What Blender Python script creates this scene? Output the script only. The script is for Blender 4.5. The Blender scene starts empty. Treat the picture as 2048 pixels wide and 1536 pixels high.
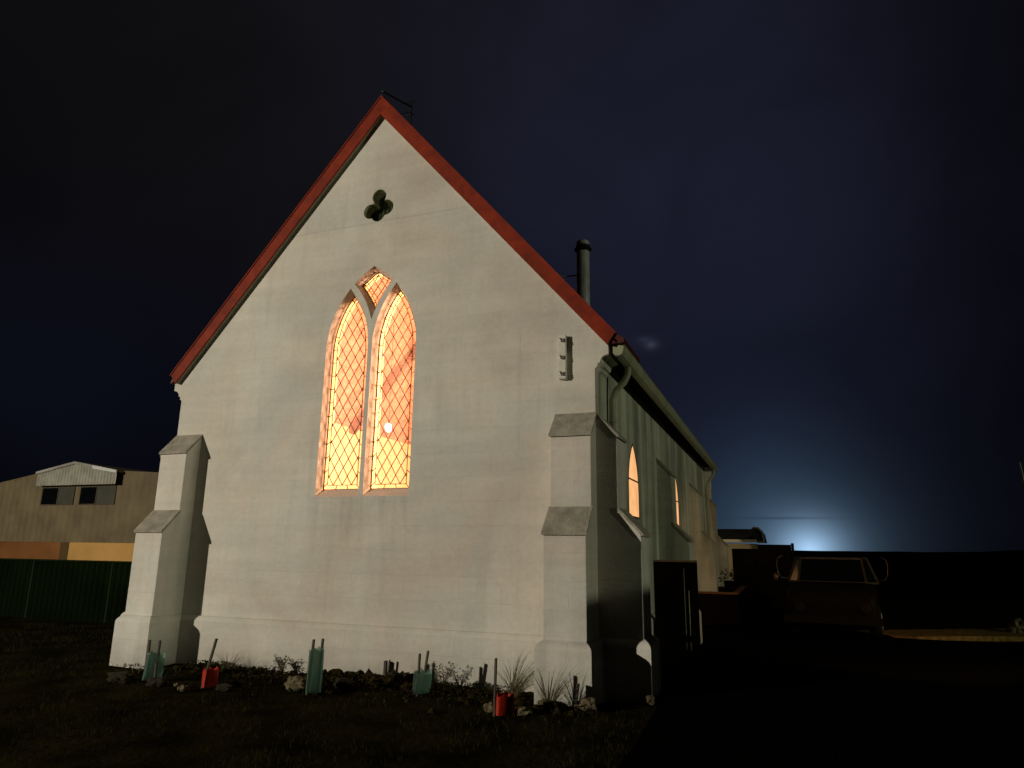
import bpy, bmesh, math, random
from mathutils import Vector, Matrix, noise
random.seed(7)
scene = bpy.context.scene
col = scene.collection
R = math.radians

# ------------------------------------------------------------------ camera
CX, CY, CZ = 5.3457, -8.1800, 1.5825
YAW, PITCH, ROLL, FPX = 0.36452, 0.23234, 0.01369, 1396.6
fw = Vector((-math.sin(YAW)*math.cos(PITCH), math.cos(YAW)*math.cos(PITCH), math.sin(PITCH)))
rt = Vector((math.cos(YAW), math.sin(YAW), 0)); up = rt.cross(fw)
c_, s_ = math.cos(ROLL), math.sin(ROLL)
rt, up = c_*rt + s_*up, -s_*rt + c_*up
cam_d = bpy.data.cameras.new('camera'); cam = bpy.data.objects.new('camera', cam_d); col.objects.link(cam)
M4 = Matrix((rt, up, -fw)).transposed().to_4x4(); M4.translation = Vector((CX, CY, CZ))
cam.matrix_world = M4
cam_d.sensor_width = 36; cam_d.lens = FPX/2048*36; cam_d.clip_end = 5000; cam_d.clip_start = .05
scene.camera = cam

# ------------------------------------------------------------------ exposure
scene.view_settings.view_transform = 'Standard'; scene.view_settings.look = 'None'
scene.view_settings.exposure = 0; scene.view_settings.gamma = 1; scene.view_settings.use_curve_mapping = False
scene.cycles.use_denoising = True
scene.cycles.max_bounces = 8; scene.cycles.diffuse_bounces = 4; scene.cycles.transparent_max_bounces = 16
scene.cycles.sample_clamp_indirect = 4
scene.cycles.caustics_reflective = False; scene.cycles.caustics_refractive = False

# ------------------------------------------------------------------ world: night sky with a glow beyond the horizon
W = bpy.data.worlds.new('World'); scene.world = W; W.use_nodes = True
nt = W.node_tree; nt.nodes.clear()
def N(t, **k):
    n = nt.nodes.new(t)
    for a, b in k.items(): setattr(n, a, b)
    return n
def Mth(op, a, b=None, c=None):
    n = N('ShaderNodeMath', operation=op)
    for i, v in enumerate((a, b, c)):
        if v is None: continue
        if isinstance(v, (int, float)): n.inputs[i].default_value = v
        else: nt.links.new(v, n.inputs[i])
    return n.outputs[0]
tc = N('ShaderNodeTexCoord'); D = tc.outputs['Generated']
sep = N('ShaderNodeSeparateXYZ'); nt.links.new(D, sep.inputs[0])
def dot(v):
    n = N('ShaderNodeVectorMath', operation='DOT_PRODUCT'); nt.links.new(D, n.inputs[0]); n.inputs[1].default_value = v
    return n.outputs['Value']
def lobe(az, el, wx, wz, power=1.0):
    # falls off with the angle from the direction (az, el); wx, wz angular widths
    f = (math.sin(az)*math.cos(el), math.cos(az)*math.cos(el), math.sin(el))
    r = (math.cos(az), -math.sin(az), 0); u = (-math.sin(az)*math.sin(el), -math.cos(az)*math.sin(el), math.cos(el))
    a = Mth('DIVIDE', dot(r), wx); b = Mth('DIVIDE', dot(u), wz)
    q = Mth('SQRT', Mth('ADD', Mth('ADD', Mth('MULTIPLY', a, a), Mth('MULTIPLY', b, b)), 1e-6))
    e = Mth('EXPONENT', Mth('MULTIPLY', Mth('POWER', q, power), -1.0))
    return Mth('MULTIPLY', e, Mth('GREATER_THAN', dot(f), 0.0))
def addc(lst):
    # lst of (scalar socket, colour): sum
    out = None
    for s, cc in lst:
        m = N('ShaderNodeVectorMath', operation='SCALE'); m.inputs[0].default_value = cc; nt.links.new(s, m.inputs['Scale'])
        if out is None: out = m.outputs[0]
        else:
            a = N('ShaderNodeVectorMath', operation='ADD'); nt.links.new(out, a.inputs[0]); nt.links.new(m.outputs[0], a.inputs[1]); out = a.outputs[0]
    return out
GAZ, GEL = R(1.85), R(.1)                                  # direction of the far glow
nz = N('ShaderNodeTexNoise'); nt.links.new(D, nz.inputs['Vector']); nz.inputs['Scale'].default_value = 3.2; nz.inputs['Detail'].default_value = 5; nz.inputs['Distortion'].default_value = .6
cloud = Mth('MULTIPLY_ADD', nz.outputs[0], 1.2, .40)
def wob(s): return Mth('MULTIPLY', s, cloud)
sky = addc([
    (wob(lobe(R(-8), R(20), .35, .55, 3.0)), (.0056, .0070, .0175)),
    (wob(lobe(R(-35), R(42), .75, .6, 2.2)), (.0056, .0050, .0062)),
    (wob(lobe(R(-52), R(12), .35, .16, 2.0)), (.0002, .0010, .0042)),
    (lobe(GAZ, GEL, .028, .026, 1.4), (.36, .56, .80)),
    (lobe(GAZ-R(.4), GEL, .060, .052, 1.2), (.062, .11, .16)),
    (wob(lobe(GAZ-R(3.2), GEL, .10, .14, 1.9)), (.011, .026, .044)),
    (lobe(R(-9.2), R(16.35), .007, .005, 1.3), (.030, .032, .045)),
    (lobe(R(-9.8), R(16.8), .009, .004, 1.3), (.010, .012, .018)),
])
# thin dark cloud streak across the glow
streak = Mth('MULTIPLY', lobe(R(.4), R(2.55), .055, .0018, 2.0), .35)
inv = Mth('SUBTRACT', 1.0, streak)
sc_ = N('ShaderNodeVectorMath', operation='SCALE'); nt.links.new(sky, sc_.inputs[0]); nt.links.new(inv, sc_.inputs['Scale'])
bg = N('ShaderNodeBackground'); nt.links.new(sc_.outputs[0], bg.inputs[0]); bg.inputs[1].default_value = 1.0
wo = N('ShaderNodeOutputWorld'); nt.links.new(bg.outputs[0], wo.inputs[0])

# ------------------------------------------------------------------ outdoor lamps of the street (all out of the picture)
def lamp(name, loc, power, color, radius):
    d = bpy.data.lights.new(name, 'POINT'); d.energy = power; d.color = color; d.shadow_soft_size = radius
    o = bpy.data.objects.new(name, d); o.location = loc; col.objects.link(o); return o
lamp('street_lamp_light', (-19.9, -24.0, 8.2), 23000, (1.0, .895, .70), .22)
lamp('far_street_lamp_light', (30, -3.6, 6.2), 3500, (.98, 1.0, .68), .35)
yd = bpy.data.lights.new('yard_spot_light', 'SPOT'); yd.energy = 330; yd.color = (1, .50, .27); yd.spot_size = R(58); yd.spot_blend = .55; yd.shadow_soft_size = .12
yo = bpy.data.objects.new('yard_spot_light', yd); col.objects.link(yo); yo.location = (8.35, .5, 2.2)
yo.rotation_euler = (Vector((4.7, 9.5, -1.1))-Vector((8.35, .5, 2.2))).to_track_quat('-Z', 'Y').to_euler()

# ------------------------------------------------------------------ materials
def mat(name, rgb, rough=.8, var=.0, vscale=3.0, bump=.0, bscale=40.0, metal=0.0, spec=.3, emit=None, stretch=None, col2=None, det=6):
    m = bpy.data.materials.new(name); m.use_nodes = True; t = m.node_tree
    b = t.nodes['Principled BSDF']; b.inputs['Roughness'].default_value = rough; b.inputs['Metallic'].default_value = metal
    b.inputs['Specular IOR Level'].default_value = spec
    b.inputs['Base Color'].default_value = (*rgb, 1)
    tcn = t.nodes.new('ShaderNodeTexCoord'); mp = t.nodes.new('ShaderNodeMapping'); t.links.new(tcn.outputs['Object'], mp.inputs[0])
    if stretch: mp.inputs['Scale'].default_value = stretch
    if var > 0 or col2:
        n = t.nodes.new('ShaderNodeTexNoise'); n.inputs['Scale'].default_value = vscale; n.inputs['Detail'].default_value = det
        t.links.new(mp.outputs[0], n.inputs['Vector'])
        r = t.nodes.new('ShaderNodeValToRGB'); r.color_ramp.elements[0].position = .32; r.color_ramp.elements[1].position = .68
        lo = col2 if col2 else tuple(x*(1-var) for x in rgb)
        hi = rgb if col2 else tuple(min(1, x*(1+var*.5)) for x in rgb)
        r.color_ramp.elements[0].color = (*lo, 1); r.color_ramp.elements[1].color = (*hi, 1)
        t.links.new(n.outputs[0], r.inputs[0]); t.links.new(r.outputs[0], b.inputs['Base Color'])
    if bump > 0:
        n2 = t.nodes.new('ShaderNodeTexNoise'); n2.inputs['Scale'].default_value = bscale; n2.inputs['Detail'].default_value = 4
        t.links.new(mp.outputs[0], n2.inputs['Vector'])
        bp = t.nodes.new('ShaderNodeBump'); bp.inputs['Strength'].default_value = bump; bp.inputs['Distance'].default_value = .02
        t.links.new(n2.outputs[0], bp.inputs['Height']); t.links.new(bp.outputs[0], b.inputs['Normal'])
    if emit:
        b.inputs['Emission Color'].default_value = (*emit[0], 1); b.inputs['Emission Strength'].default_value = emit[1]
    return m

def render_wall(name, base, streaky=0.0, side=False):
    """painted lime render over block work: scribed courses, trowel marks, patches and rain streaks"""
    m = bpy.data.materials.new(name); m.use_nodes = True; t = m.node_tree; L = t.links.new
    b = t.nodes['Principled BSDF']; b.inputs['Roughness'].default_value = .72; b.inputs['Specular IOR Level'].default_value = .25
    g = t.nodes.new('ShaderNodeTexCoord'); sp = t.nodes.new('ShaderNodeSeparateXYZ'); L(g.outputs['Object'], sp.inputs[0])
    cb = t.nodes.new('ShaderNodeCombineXYZ'); L(sp.outputs['Y' if side else 'X'], cb.inputs[0]); L(sp.outputs['Z'], cb.inputs[1])
    def nz(scale, det, st, dist=0):
        mp = t.nodes.new('ShaderNodeMapping'); L(g.outputs['Object'], mp.inputs[0]); mp.inputs['Scale'].default_value = st
        n = t.nodes.new('ShaderNodeTexNoise'); n.inputs['Scale'].default_value = scale; n.inputs['Detail'].default_value = det; n.inputs['Distortion'].default_value = dist
        L(mp.outputs[0], n.inputs['Vector']); return n.outputs[0]
    def mr(s, a, b_, c, d):
        n = t.nodes.new('ShaderNodeMapRange'); L(s, n.inputs[0])
        for i, v in enumerate((a, b_, c, d)): n.inputs[i+1].default_value = v
        return n.outputs[0]
    def ma(op, x, y):
        n = t.nodes.new('ShaderNodeMath'); n.operation = op
        for i, v in enumerate((x, y)):
            if isinstance(v, (int, float)): n.inputs[i].default_value = v
            else: L(v, n.inputs[i])
        return n.outputs[0]
    big = mr(nz(.75, 6, (1, 1, 1), .8), .34, .66, .87, 1.06)
    horiz = mr(nz(1.6, 6, (.35, .35, 3.2), .3), .3, .7, .925, 1.03)
    fine = mr(nz(14, 8, (1, 1, 1)), .3, .7, .95, 1.03)
    br = t.nodes.new('ShaderNodeTexBrick'); L(cb.outputs[0], br.inputs['Vector'])
    br.inputs['Scale'].default_value = 1; br.inputs['Brick Width'].default_value = .78; br.inputs['Row Height'].default_value = .31
    br.inputs['Mortar Size'].default_value = .006; br.inputs['Mortar Smooth'].default_value = .5
    br.inputs['Color1'].default_value = (1, 1, 1, 1); br.inputs['Color2'].default_value = (.86, .86, .86, 1); br.inputs['Mortar'].default_value = (.79, .79, .79, 1)
    bw = t.nodes.new('ShaderNodeRGBToBW'); L(br.outputs['Color'], bw.inputs[0])
    brick = mr(bw.outputs[0], .72, 1.0, .935, 1.0)
    v = ma('MULTIPLY', ma('MULTIPLY', big, horiz), ma('MULTIPLY', fine, brick))
    # a scratch line running across the gable just under the vent
    if not side:
        wv = ma('ADD', sp.outputs['Z'], ma('MULTIPLY', nz(1.1, 3, (1, 1, 1)), .05))
        ln = ma('ABSOLUTE', ma('SUBTRACT', wv, 6.30), 0)
        lx = mr(ma('ABSOLUTE', sp.outputs['X'], 0), 1.25, 1.55, 1, 0)
        k = ma('MULTIPLY', mr(ln, .0, .018, 1, 0), lx)
        v = ma('MULTIPLY', v, ma('SUBTRACT', 1.0, ma('MULTIPLY', k, .16)))
        stm = ma('MULTIPLY', mr(nz(7, 4, (1, 1, .07), .2), .48, .68, 0, 1), mr(nz(.9, 3, (1, 1, .8)), .42, .62, 0, 1))
        v = ma('MULTIPLY', v, ma('SUBTRACT', 1.0, ma('MULTIPLY', stm, .09)))
        sill = ma('MULTIPLY', ma('MULTIPLY', mr(sp.outputs['Z'], 1.2, 2.2, 0, 1), mr(sp.outputs['Z'], 2.24, 2.27, 1, 0)), mr(ma('ABSOLUTE', ma('SUBTRACT', sp.outputs['X'], .055), 0), .7, .85, 1, 0))
        v = ma('MULTIPLY', v, ma('SUBTRACT', 1.0, ma('MULTIPLY', ma('MULTIPLY', sill, mr(nz(8, 4, (1, 1, .1)), .4, .65, .15, 1)), .20)))
    if streaky:
        st = mr(nz(2.2, 7, (1, 1, .16), .5), .36, .62, 1-streaky, 1.08)
        v = ma('MULTIPLY', v, st)
    # splash dirt low down, broken by noise
    dirt = ma('MULTIPLY', mr(sp.outputs['Z'], .0, .35, 1, 0), nz(6, 6, (1, 1, 1)))
    v = ma('MULTIPLY', v, ma('SUBTRACT', 1.0, ma('MULTIPLY', dirt, .5)))
    hue = t.nodes.new('ShaderNodeValToRGB'); hue.color_ramp.elements[0].position = .35; hue.color_ramp.elements[1].position = .65
    hue.color_ramp.elements[0].color = (base[0]*1.02, base[1]*.97, base[2]*.95, 1); hue.color_ramp.elements[1].color = (base[0]*.97, base[1]*1.0, base[2]*1.02, 1)
    L(nz(.9, 4, (1, 1, 1), 1.0), hue.inputs[0])
    sc = t.nodes.new('ShaderNodeVectorMath'); sc.operation = 'SCALE'; L(hue.outputs[0], sc.inputs[0]); L(v, sc.inputs['Scale'])
    L(sc.outputs[0], b.inputs['Base Color'])
    h = ma('ADD', ma('MULTIPLY', nz(35, 5, (1, 1, 1)), .4), ma('ADD', ma('MULTIPLY', bw.outputs[0], 1.0), ma('MULTIPLY', nz(3.5, 4, (.6, .6, 1.8)), 1.2)))
    bp = t.nodes.new('ShaderNodeBump'); bp.inputs['Strength'].default_value = .35; bp.inputs['Distance'].default_value = .03
    L(h, bp.inputs['Height']); L(bp.outputs[0], b.inputs['Normal'])
    return m

Mt = {}
Mt['wall'] = render_wall('painted_render', (.75, .725, .66))
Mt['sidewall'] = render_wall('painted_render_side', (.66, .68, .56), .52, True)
Mt['butt'] = render_wall('painted_render_buttress', (.74, .715, .655), .06)
Mt['cap'] = mat('weathered_cap', (.38, .355, .30), .9, .3, 7, .6, 25)
Mt['splay'] = mat('window_splay_paint', (.66, .57, .49), .85, .06, 5)
Mt['barge'] = mat('red_barge_paint', (.26, .024, .004), .75, .35, 6, .08, 20)
Mt['roof'] = mat('red_roof_sheet', (.09, .012, .008), .5, .2, 2)
Mt['soffit'] = mat('eave_lining', (.30, .30, .22), .8, .15, 4)
Mt['gutter'] = mat('cream_gutter', (.40, .41, .28), .45, .2, 3, .05, 20)
Mt['downpipe'] = mat('pale_downpipe', (.44, .45, .33), .45, .2, 3)
Mt['steel'] = mat('galvanised_steel', (.52, .55, .56), .38, .3, 5, .1, 30, metal=.1, spec=.6)
Mt['black'] = mat('black_metal', (.012, .012, .013), .5, .2, 6)
Mt['lead'] = mat('lead_came', (.16, .048, .022), .6, .2, 30)  # reddish glow from the lit room put into the lead colour
Mt['timber'] = mat('dark_timber', (.013, .009, .006), .8, .4, 5, .4, 30, stretch=(1, 1, .2), spec=.02)
Mt['greytimber'] = mat('weathered_stake', (.095, .082, .070), .9, .35, 12, .4, 60, stretch=(1, 1, .15))
Mt['plasterin'] = mat('cream_interior_plaster', (.84, .74, .42), .9, .05, 2)
Mt['ceil'] = mat('stained_board_ceiling', (.72, .36, .25), .7, .35, 5, .25, 9, stretch=(1, 1, 1), col2=(.52, .21, .13))
Mt['beam'] = mat('dark_stained_beam', (.22, .09, .05), .6, .3, 8)
Mt['floor'] = mat('floorboards', (.25, .12, .05), .5, .3, 5, stretch=(6, .5, 1))
Mt['board'] = mat('white_backing_board', (.72, .70, .62), .6, .12, 10, .15, 30)
Mt['ceramic'] = mat('white_ceramic', (.62, .60, .54), .2, .1, 10, spec=.6)
Mt['louvre'] = mat('green_grey_corrugated', (.055, .075, .035), .6, .3, 6)
Mt['guard'] = None

def glassmat(name, tint_a, tint_b, trans_col, mixt, nscale, emit=None):
    m = bpy.data.materials.new(name); m.use_nodes = True; t = m.node_tree; t.nodes.clear(); L = t.links.new
    g = t.nodes.new('ShaderNodeTexCoord')
    n = t.nodes.new('ShaderNodeTexNoise'); n.inputs['Scale'].default_value = nscale; n.inputs['Detail'].default_value = 5; n.inputs['Distortion'].default_value = 1.2
    L(g.outputs['Object'], n.inputs['Vector'])
    r = t.nodes.new('ShaderNodeValToRGB'); r.color_ramp.elements[0].position = .33; r.color_ramp.elements[1].position = .55
    r.color_ramp.elements[0].color = (*tint_a, 1); r.color_ramp.elements[1].color = (*tint_b, 1); L(n.outputs[0], r.inputs[0])
    tr = t.nodes.new('ShaderNodeBsdfTransparent'); L(r.outputs[0], tr.inputs[0])
    tl = t.nodes.new('ShaderNodeBsdfTranslucent'); tl.inputs[0].default_value = (*trans_col, 1)
    bp = t.nodes.new('ShaderNodeBump'); bp.inputs['Strength'].default_value = .4; bp.inputs['Distance'].default_value = .01
    n3 = t.nodes.new('ShaderNodeTexNoise'); n3.inputs['Scale'].default_value = 22; L(g.outputs['Object'], n3.inputs['Vector']); L(n3.outputs[0], bp.inputs['Height'])
    mx = t.nodes.new('ShaderNodeMixShader'); mx.inputs[0].default_value = mixt; L(tr.outputs[0], mx.inputs[1]); L(tl.outputs[0], mx.inputs[2])
    gl = t.nodes.new('ShaderNodeBsdfGlossy'); gl.inputs['Roughness'].default_value = .4; L(bp.outputs[0], gl.inputs['Normal'])
    m2 = t.nodes.new('ShaderNodeMixShader'); m2.inputs[0].default_value = .03; L(mx.outputs[0], m2.inputs[1]); L(gl.outputs[0], m2.inputs[2])
    out = t.nodes.new('ShaderNodeOutputMaterial'); last = m2.outputs[0]
    if emit:
        e = t.nodes.new('ShaderNodeEmission'); e.inputs[0].default_value = (*emit[0], 1); e.inputs[1].default_value = emit[1]
        ad = t.nodes.new('ShaderNodeAddShader'); L(last, ad.inputs[0]); L(e.outputs[0], ad.inputs[1]); last = ad.outputs[0]
    L(last, out.inputs[0]); return m
Mt['glass'] = glassmat('wavy_quarry_glass', (.88, .81, .76), (1, .97, .94), (1, .75, .55), .07, 14, ((1, .42, .18), .05))  # faint warm emission added so the panes glow onto the reveals
Mt['border'] = glassmat('glowing_border_glass', (.95, .88, .72), (1, .96, .85), (1, .86, .5), .08, 9, ((1, .55, .25), .06))  # slight yellow tint and glow stand for the lit jamb behind
Mt['guard'] = glassmat('green_corflute', (.55, .72, .64), (.65, .85, .75), (.22, .34, .29), .72, 20)
Mt['winglass'] = mat('dark_window_glass', (.004, .005, .006), .15, spec=.2)

# ------------------------------------------------------------------ mesh helpers
class MB:
    def __init__(s): s.v = []; s.f = []
    def add(s, vs, fs):
        o = len(s.v); s.v += [tuple(v) for v in vs]; s.f += [tuple(i+o for i in f) for f in fs]; return s
    def box(s, a, b, rot=None, org=None):
        x0, y0, z0 = a; x1, y1, z1 = b
        vs = [Vector(p) for p in ((x0,y0,z0),(x1,y0,z0),(x1,y1,z0),(x0,y1,z0),(x0,y0,z1),(x1,y0,z1),(x1,y1,z1),(x0,y1,z1))]
        if rot is not None:
            org = Vector(org or (0,0,0)); vs = [rot @ (v-org) + org for v in vs]
        return s.add(vs, [(0,3,2,1),(4,5,6,7),(0,1,5,4),(1,2,6,5),(2,3,7,6),(3,0,4,7)])
    def prism(s, poly, fn, d0, d1):
        """poly 2-D, fn(u, v, d) -> 3-D point"""
        n = len(poly)
        vs = [fn(u, v, d0) for u, v in poly] + [fn(u, v, d1) for u, v in poly]
        fs = [tuple(range(n)), tuple(range(2*n-1, n-1, -1))] + [(i, (i+1) % n, n+(i+1) % n, n+i) for i in range(n)]
        return s.add(vs, fs)
    def bar(s, p, q, w, h=None, upv=(0, 0, 1)):
        h = h or w; p = Vector(p); q = Vector(q); d = (q-p).normalized(); u = Vector(upv)
        if abs(d.dot(u)) > .98: u = Vector((1, 0, 0)) if abs(d.x) < .9 else Vector((0, 1, 0))
        a = d.cross(u).normalized()*w/2; b = a.cross(d).normalized()*h/2
        vs = [p-a-b, p+a-b, p+a+b, p-a+b, q-a-b, q+a-b, q+a+b, q-a+b]
        return s.add(vs, [(0,1,2,3),(7,6,5,4),(0,4,5,1),(1,5,6,2),(2,6,7,3),(3,7,4,0)])
    def tube(s, pts, rad, n=10, cap=True):
        pts = [Vector(p) for p in pts]; rads = rad if isinstance(rad, (list, tuple)) else [rad]*len(pts)
        o = len(s.v); prev = None
        for i, p in enumerate(pts):
            d = (pts[min(i+1, len(pts)-1)] - pts[max(i-1, 0)]).normalized()
            if prev is None:
                u = Vector((0, 0, 1)) if abs(d.z) < .9 else Vector((1, 0, 0)); a = d.cross(u).normalized()
            else: a = (prev - d*prev.dot(d)).normalized()
            prev = a; b = d.cross(a)
            for k in range(n):
                t = 2*math.pi*k/n; s.v.append(tuple(p + (a*math.cos(t)+b*math.sin(t))*rads[i]))
        for i in range(len(pts)-1):
            for k in range(n):
                s.f.append((o+i*n+k, o+i*n+(k+1) % n, o+(i+1)*n+(k+1) % n, o+(i+1)*n+k))
        if cap:
            s.f.append(tuple(o+k for k in range(n-1, -1, -1))); s.f.append(tuple(o+(len(pts)-1)*n+k for k in range(n)))
        return s
    def blob(s, c, r, seed=0, rough=.25, sub=2):
        bm = bmesh.new(); bmesh.ops.create_icosphere(bm, subdivisions=sub, radius=1)
        o = Vector((seed*3.7, seed*1.3, seed*.7)); vs = []
        for v in bm.verts:
            k = 1 + rough*noise.noise(v.co*1.6+o) + rough*.5*noise.noise(v.co*4+o)
            vs.append((c[0]+v.co.x*r[0]*k, c[1]+v.co.y*r[1]*k, c[2]+v.co.z*r[2]*k))
        s.add(vs, [tuple(v.index for v in f.verts) for f in bm.faces]); bm.free(); return s
    def build(s, name, m, parent=None, smooth=False, bevel=0):
        me = bpy.data.meshes.new(name); me.from_pydata(s.v, [], s.f); me.update()
        bm = bmesh.new(); bm.from_mesh(me); bmesh.ops.recalc_face_normals(bm, faces=bm.faces)
        if bevel: bmesh.ops.bevel(bm, geom=[e for e in bm.edges if len(e.link_faces) == 2 and e.calc_face_angle(0) > .4], offset=bevel, segments=2, affect='EDGES', profile=.6)
        bm.to_mesh(me); bm.free()
        if smooth: me.shade_smooth()
        me.materials.append(m); o = bpy.data.objects.new(name, me); col.objects.link(o)
        if parent: o.parent = parent; o.location = -Vector(parent_origin(parent))
        return o
def parent_origin(p):
    v = Vector((0, 0, 0))
    while p: v += p.location; p = p.parent
    return v
def tag(o, label=None, cat=None, group=None, kind=None):
    if label: o['label'] = label
    if cat: o['category'] = cat
    if group: o['group'] = group
    if kind: o['kind'] = kind
    return o
def thing(name, label, cat, loc=(0, 0, 0), group=None):
    o = bpy.data.objects.new(name, None); o.location = loc; o.empty_display_size = .1; col.objects.link(o); return tag(o, label, cat, group)
def sheet(name, outer, holes, fn, d0, d1, m, parent):
    """extruded 2-D shape with holes; fn(u, v, d) -> 3-D"""
    cu = bpy.data.curves.new('c', 'CURVE'); cu.dimensions = '2D'; cu.fill_mode = 'BOTH'; cu.extrude = .5
    for poly in [outer]+holes:
        sp = cu.splines.new('POLY'); sp.points.add(len(poly)-1); sp.use_cyclic_u = True
        for p, (u, v) in zip(sp.points, poly): p.co = (u, v, 0, 1)
    co = bpy.data.objects.new('c', cu); col.objects.link(co)
    dg = bpy.context.evaluated_depsgraph_get(); me = bpy.data.meshes.new_from_object(co.evaluated_get(dg))
    bpy.data.objects.remove(co); bpy.data.curves.remove(cu)
    for v in me.vertices:
        d = d0 if v.co.z < 0 else d1; v.co = Vector(fn(v.co.x, v.co.y, d))
    bm = bmesh.new(); bm.from_mesh(me); bmesh.ops.remove_doubles(bm, verts=bm.verts, dist=1e-5); bmesh.ops.recalc_face_normals(bm, faces=bm.faces); bm.to_mesh(me); bm.free()
    me.name = name; me.materials.clear(); me.materials.append(m)
    o = bpy.data.objects.new(name, me); col.objects.link(o)
    if parent: o.parent = parent
    return o
def XZ(u, v, d): return (u, d, v)
def YZ(u, v, d): return (d, u, v)

# ------------------------------------------------------------------ setting: ground, darkening sheet, hills
GM = mat('night_grass_ground', (.022, .019, .007), 1.0, .5, 1.6, .9, 14, spec=.0, col2=(.006, .005, .002))
gm = MB(); nx, ny = 90, 70
xs = [-1500, -400, -120, -60, -40] + [-30+i*.75 for i in range(92)] + [45, 60, 120, 400, 1500]
ys = [-60, -30, -20, -14] + [-10+i*.35 for i in range(40)] + [5+i*1.5 for i in range(20)] + [40, 60, 120, 400, 1500]
for y in ys:
    for x in xs:
        z = -.03
        if abs(x) < 30 and -10 < y < 30:
            z += .035*noise.noise(Vector((x*.8, y*.8, 0))) + .02*noise.noise(Vector((x*2.3, y*2.3, 5)))
        if abs(x) > 100 or y > 100: z = -.03
        gm.v.append((x, y, z))
for j in range(len(ys)-1):
    for i in range(len(xs)-1):
        a = j*len(xs)+i; gm.f.append((a, a+1, a+1+len(xs), a+len(xs)))
tag(gm.build('ground', GM, smooth=True), kind='structure')
dks = MB(); dks.prism([(4.25, -14), (15.5, -14), (15.5, 7.2), (12, 7.3), (7.2, 7.5), (6.9, 12), (6.5, 24), (3.9, 24), (3.9, 3), (4.1, -2)], lambda u, v, d: (u, v, d), -.12, .045)
tag(dks.build('dark_ground_sheet', mat('darkened_ground', (.0035, .0033, .003), 1, .4, 20, .6, 60, spec=.0)), kind='structure')  # no real drive: sheet added to keep the right-hand ground black
vg = MB()
vp = [(6.9, 8.05), (7.6, 7.85), (8.6, 8.3), (9.6, 8.9), (11.5, 9.6), (13, 11.6), (11, 11.3), (10, 10.75), (8.8, 9.9), (7.7, 9.2), (6.6, 8.4)]
vg.prism(vp, lambda u, v, d: (u, v, d + .02*noise.noise(Vector((u, v, 0)))), -.1, .055)
tag(vg.build('lit_grass_verge', mat('lamplit_grass', (.22, .15, .045), 1, .5, 9, .8, 30, spec=.0)), kind='structure')  # lamp light on this grass strip is put into its tan colour
hm = MB(); pr = []
n = 120
for i in range(n+1):
    a = R(-110 + 200*i/n); h = 3.2 + 4.5*max(0, noise.noise(Vector((i*.11, 0, 2)))) + .5*noise.noise(Vector((i*.6, 1, 0)))
    for rr, hh in ((380, -.1), (430, h*.8), (480, h), (560, -.1)): pr.append((rr*math.sin(a), rr*math.cos(a), hh))
hm.add(pr, [(4*i+k, 4*i+k+1, 4*i+k+5, 4*i+k+4) for i in range(n) for k in range(3)])
tag(hm.build('hills', mat('dark_hill', (.004, .005, .004), 1, spec=.02), smooth=True), kind='structure')

# ------------------------------------------------------------------ church
ch = thing('church', 'white rendered gabled church with red barge boards, lit lancet windows and stepped buttresses', 'church')
w, b, p1, p2, p3 = 3.317, .498, .255, .517, .600
C1T, C1B, C2T, C2B, PLT, PLF = 3.223, 2.953, 2.073, 1.798, .627, .558
LEN = 13.6; T = .35; AX = .04; APEX = 8.22; SL = (APEX-4.12)/3.5
MWX = .055
RA = 1.397; ZS = 4.35
def arc(cx, cz, r, a0, a1, n): return [(cx+r*math.cos(a0+(a1-a0)*i/n), cz+r*math.sin(a0+(a1-a0)*i/n)) for i in range(n+1)]
def lancet(x0, x1, zb, zs, r, n=14):
    half = (x1-x0)/2; th = math.acos((r-half)/r)
    right = arc(x1-r, zs, r, 0, th, n); left = arc(x0+r, zs, r, math.pi-th, math.pi, n)
    return [(x0, zb), (x1, zb)] + right + left[1:]
def offset(poly, s, floor=None):
    A = sum(poly[i][0]*poly[(i+1) % len(poly)][1]-poly[(i+1) % len(poly)][0]*poly[i][1] for i in range(len(poly)))
    sg = 1 if A > 0 else -1; out = []; n = len(poly)
    for i in range(n):
        p0, p, p2_ = Vector(poly[i-1]), Vector(poly[i]), Vector(poly[(i+1) % n])
        d1 = (p-p0).normalized(); d2 = (p2_-p).normalized()
        n1 = Vector((-d1.y, d1.x))*sg; n2 = Vector((-d2.y, d2.x))*sg
        bs = n1+n2; k = bs.length_squared/2
        out.append(tuple(p + bs*(s/max(k, .35))))
    return out
LX = (MWX-.735, MWX-.033); RX = (MWX+.033, MWX+.735)
WB = 2.25
lan_l = lancet(LX[0], LX[1], WB, ZS, RA); lan_r = lancet(RX[0], RX[1], WB, ZS, RA)
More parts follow.
